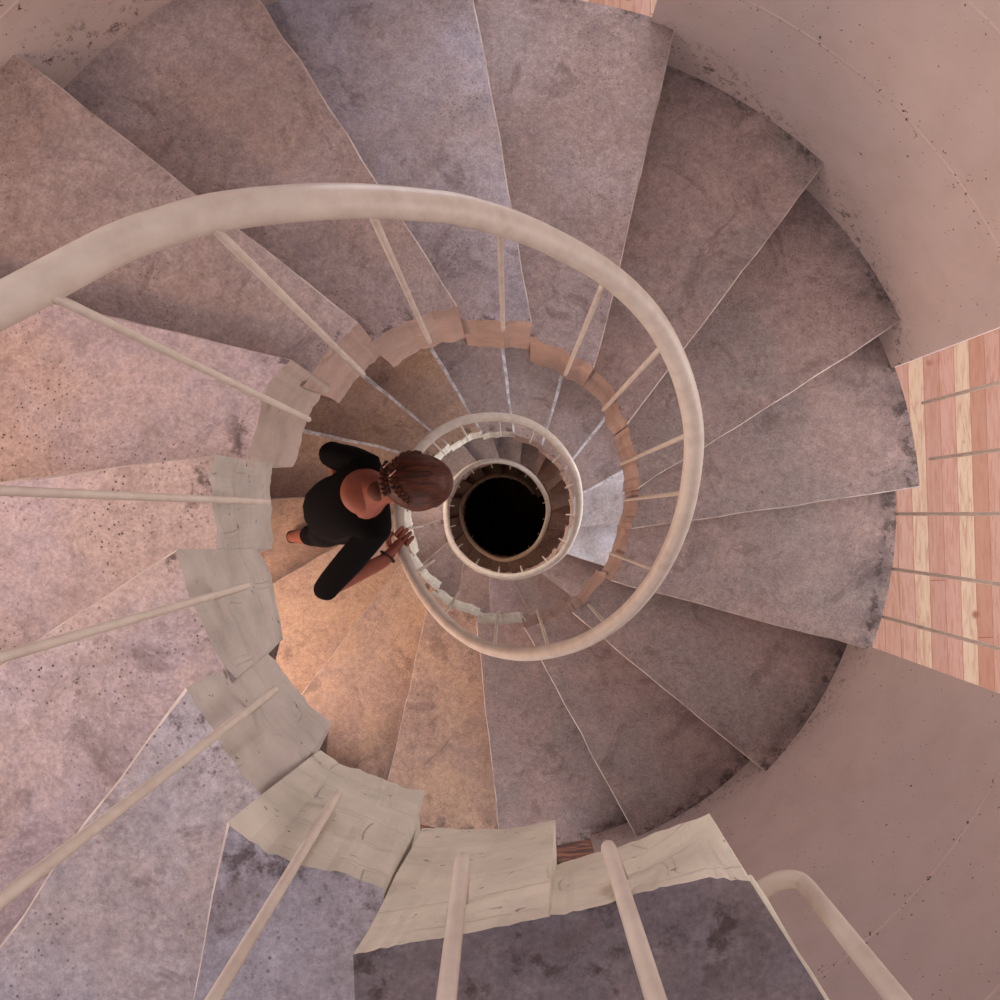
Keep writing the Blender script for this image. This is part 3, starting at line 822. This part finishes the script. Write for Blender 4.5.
for s, hip, kn, an, cf in ((-1, 'rhip', 'rkn', 'ran', .50), (1, 'lhip', 'lkn', 'lan', .6)):
    h = P[hip]; c_ = P[kn].lerp(P[an], cf); d_ = (P[an] - P[kn]).normalized(); b0 = len(cnodes)
    cnodes += [(h + Vector((.02, 0, .0)), .045), (h.lerp(P[kn], .25), .078), (h.lerp(P[kn], .65), .076), (P[kn], .064), (c_, .052), (c_ + d_ * .02, .040)]
    ce += [(b0 + q, b0 + q + 1) for q in range(5)]
skin_obj('trousers', cnodes, ce, BLACK, person, root=(0, 6))
# the bare upper back framed by the round neckline
bm = bmesh.new(); bmesh.ops.create_uvsphere(bm, u_segments=32, v_segments=16, radius=1)
bc0 = bm_m(365, 492, 2.70)
for v in bm.verts: v.co = bc0 + Vector((v.co.x * .084, v.co.y * .080, v.co.z * .036)) + Vector((0, 0, -.0)) - org
join_into(body, bm)
bm = bmesh.new(); bmesh.ops.create_uvsphere(bm, u_segments=24, v_segments=12, radius=1)
bc1 = bm_m(379, 491, 2.655)
for v in bm.verts: v.co = bc1 + Vector((v.co.x * .040, v.co.y * .036, v.co.z * .026))
obj('nape_hair', bm, NAPE, person, True)
# shoes
for (heel, ball_, toe) in ((rheel, rball, rtoe), (lheel, lball, ltoe)):
    d = (toe - heel).normalized()
    sn = [(heel - d * .022 + Vector((0, 0, .004)), .038, .030), (heel.lerp(ball_, .5) + Vector((0, 0, -.010)), .033, .014), (ball_ + Vector((0, 0, -.002)), .042, .024), (toe + d * .01, .032, .02)]
    skin_obj('shoe', sn, [(0, 1), (1, 2), (2, 3)], SHOE, person)
#PEND
# ------------------------------------------------------------------ camera
cam = bpy.data.cameras.new('camera'); co = bpy.data.objects.new('camera', cam); C.objects.link(co)
co.location = (0, 0, ZC); co.rotation_euler = (0, 0, 0)
cam.sensor_width = 36; cam.lens = 28.8; cam.clip_start = .01
cam.shift_x = -.007; cam.shift_y = .014
S.camera = co

# ------------------------------------------------------------------ light
W = bpy.data.worlds.new('sky'); S.world = W; W.use_nodes = True
bg = W.node_tree.nodes['Background']; bg.inputs[0].default_value = (.93, .88, .93, 1); bg.inputs[1].default_value = 1.6
def area(name, loc, aim, sx, sy, power, col):
    l = bpy.data.lights.new(name, 'AREA'); l.shape = 'RECTANGLE'; l.size = sx; l.size_y = sy; l.energy = power; l.color = col
    o = bpy.data.objects.new(name, l); C.objects.link(o); o.location = loc
    o.rotation_euler = (Vector(aim) - Vector(loc)).to_track_quat('-Z', 'Y').to_euler(); return o
def doorlight(name, phi, D, r, sx, sy, power, col, aimD=None):
    return area(name, at(phi, r, zd(D)), at(phi, 0, zd(D if aimD is None else aimD)), sx, sy, power, col)
doorlight('daylight_east_doorway', 180, 13, 3.6, 2.2, 1.6, 62, (1, .93, .88), 17)
doorlight('daylight_north_doorway', 98, 12, 3.2, 1.6, 1.6, 40, (.90, .92, 1), 17)
doorlight('lamp_south_doorway', 275, 17, 3.0, 1.2, 1.2, 5, (1, .82, .70), 20)
doorlight('lamp_west_doorway', 331, 16.5, 2.7, 1.0, .9, 44, (1, .62, .40), 22)
doorlight('window_light_lower_east', 180, 30.5, 2.6, 1.0, 1.0, 80, (.86, .92, 1), 33)
doorlight('window_light_lower_west', 32, 31., 2.4, .8, .8, 60, (1, .86, .74), 34)
doorlight('upper_west_fill', 358, -1.5, 3.2, 1.5, 1.4, 60, (1, .90, .84), 5)  # unseen fill, added to brighten the upper left treads
area('deep_warm_fill', at(320, 1.2, zd(41.5)), at(250, .7, zd(48)), .2, .2, 5.0, (1, .62, .40))  # unseen fill under the treads, added to warm the lower turns
area('wall_lamp_west', at(5, 1.30, zd(5.2)), at(20, 1.15, zd(9.5)), .12, .12, 3.0, (1, .66, .42))
S.view_settings.view_transform = 'Standard'; S.view_settings.look = 'None'
S.view_settings.exposure = -0.1; S.view_settings.gamma = 1; S.view_settings.use_curve_mapping = False
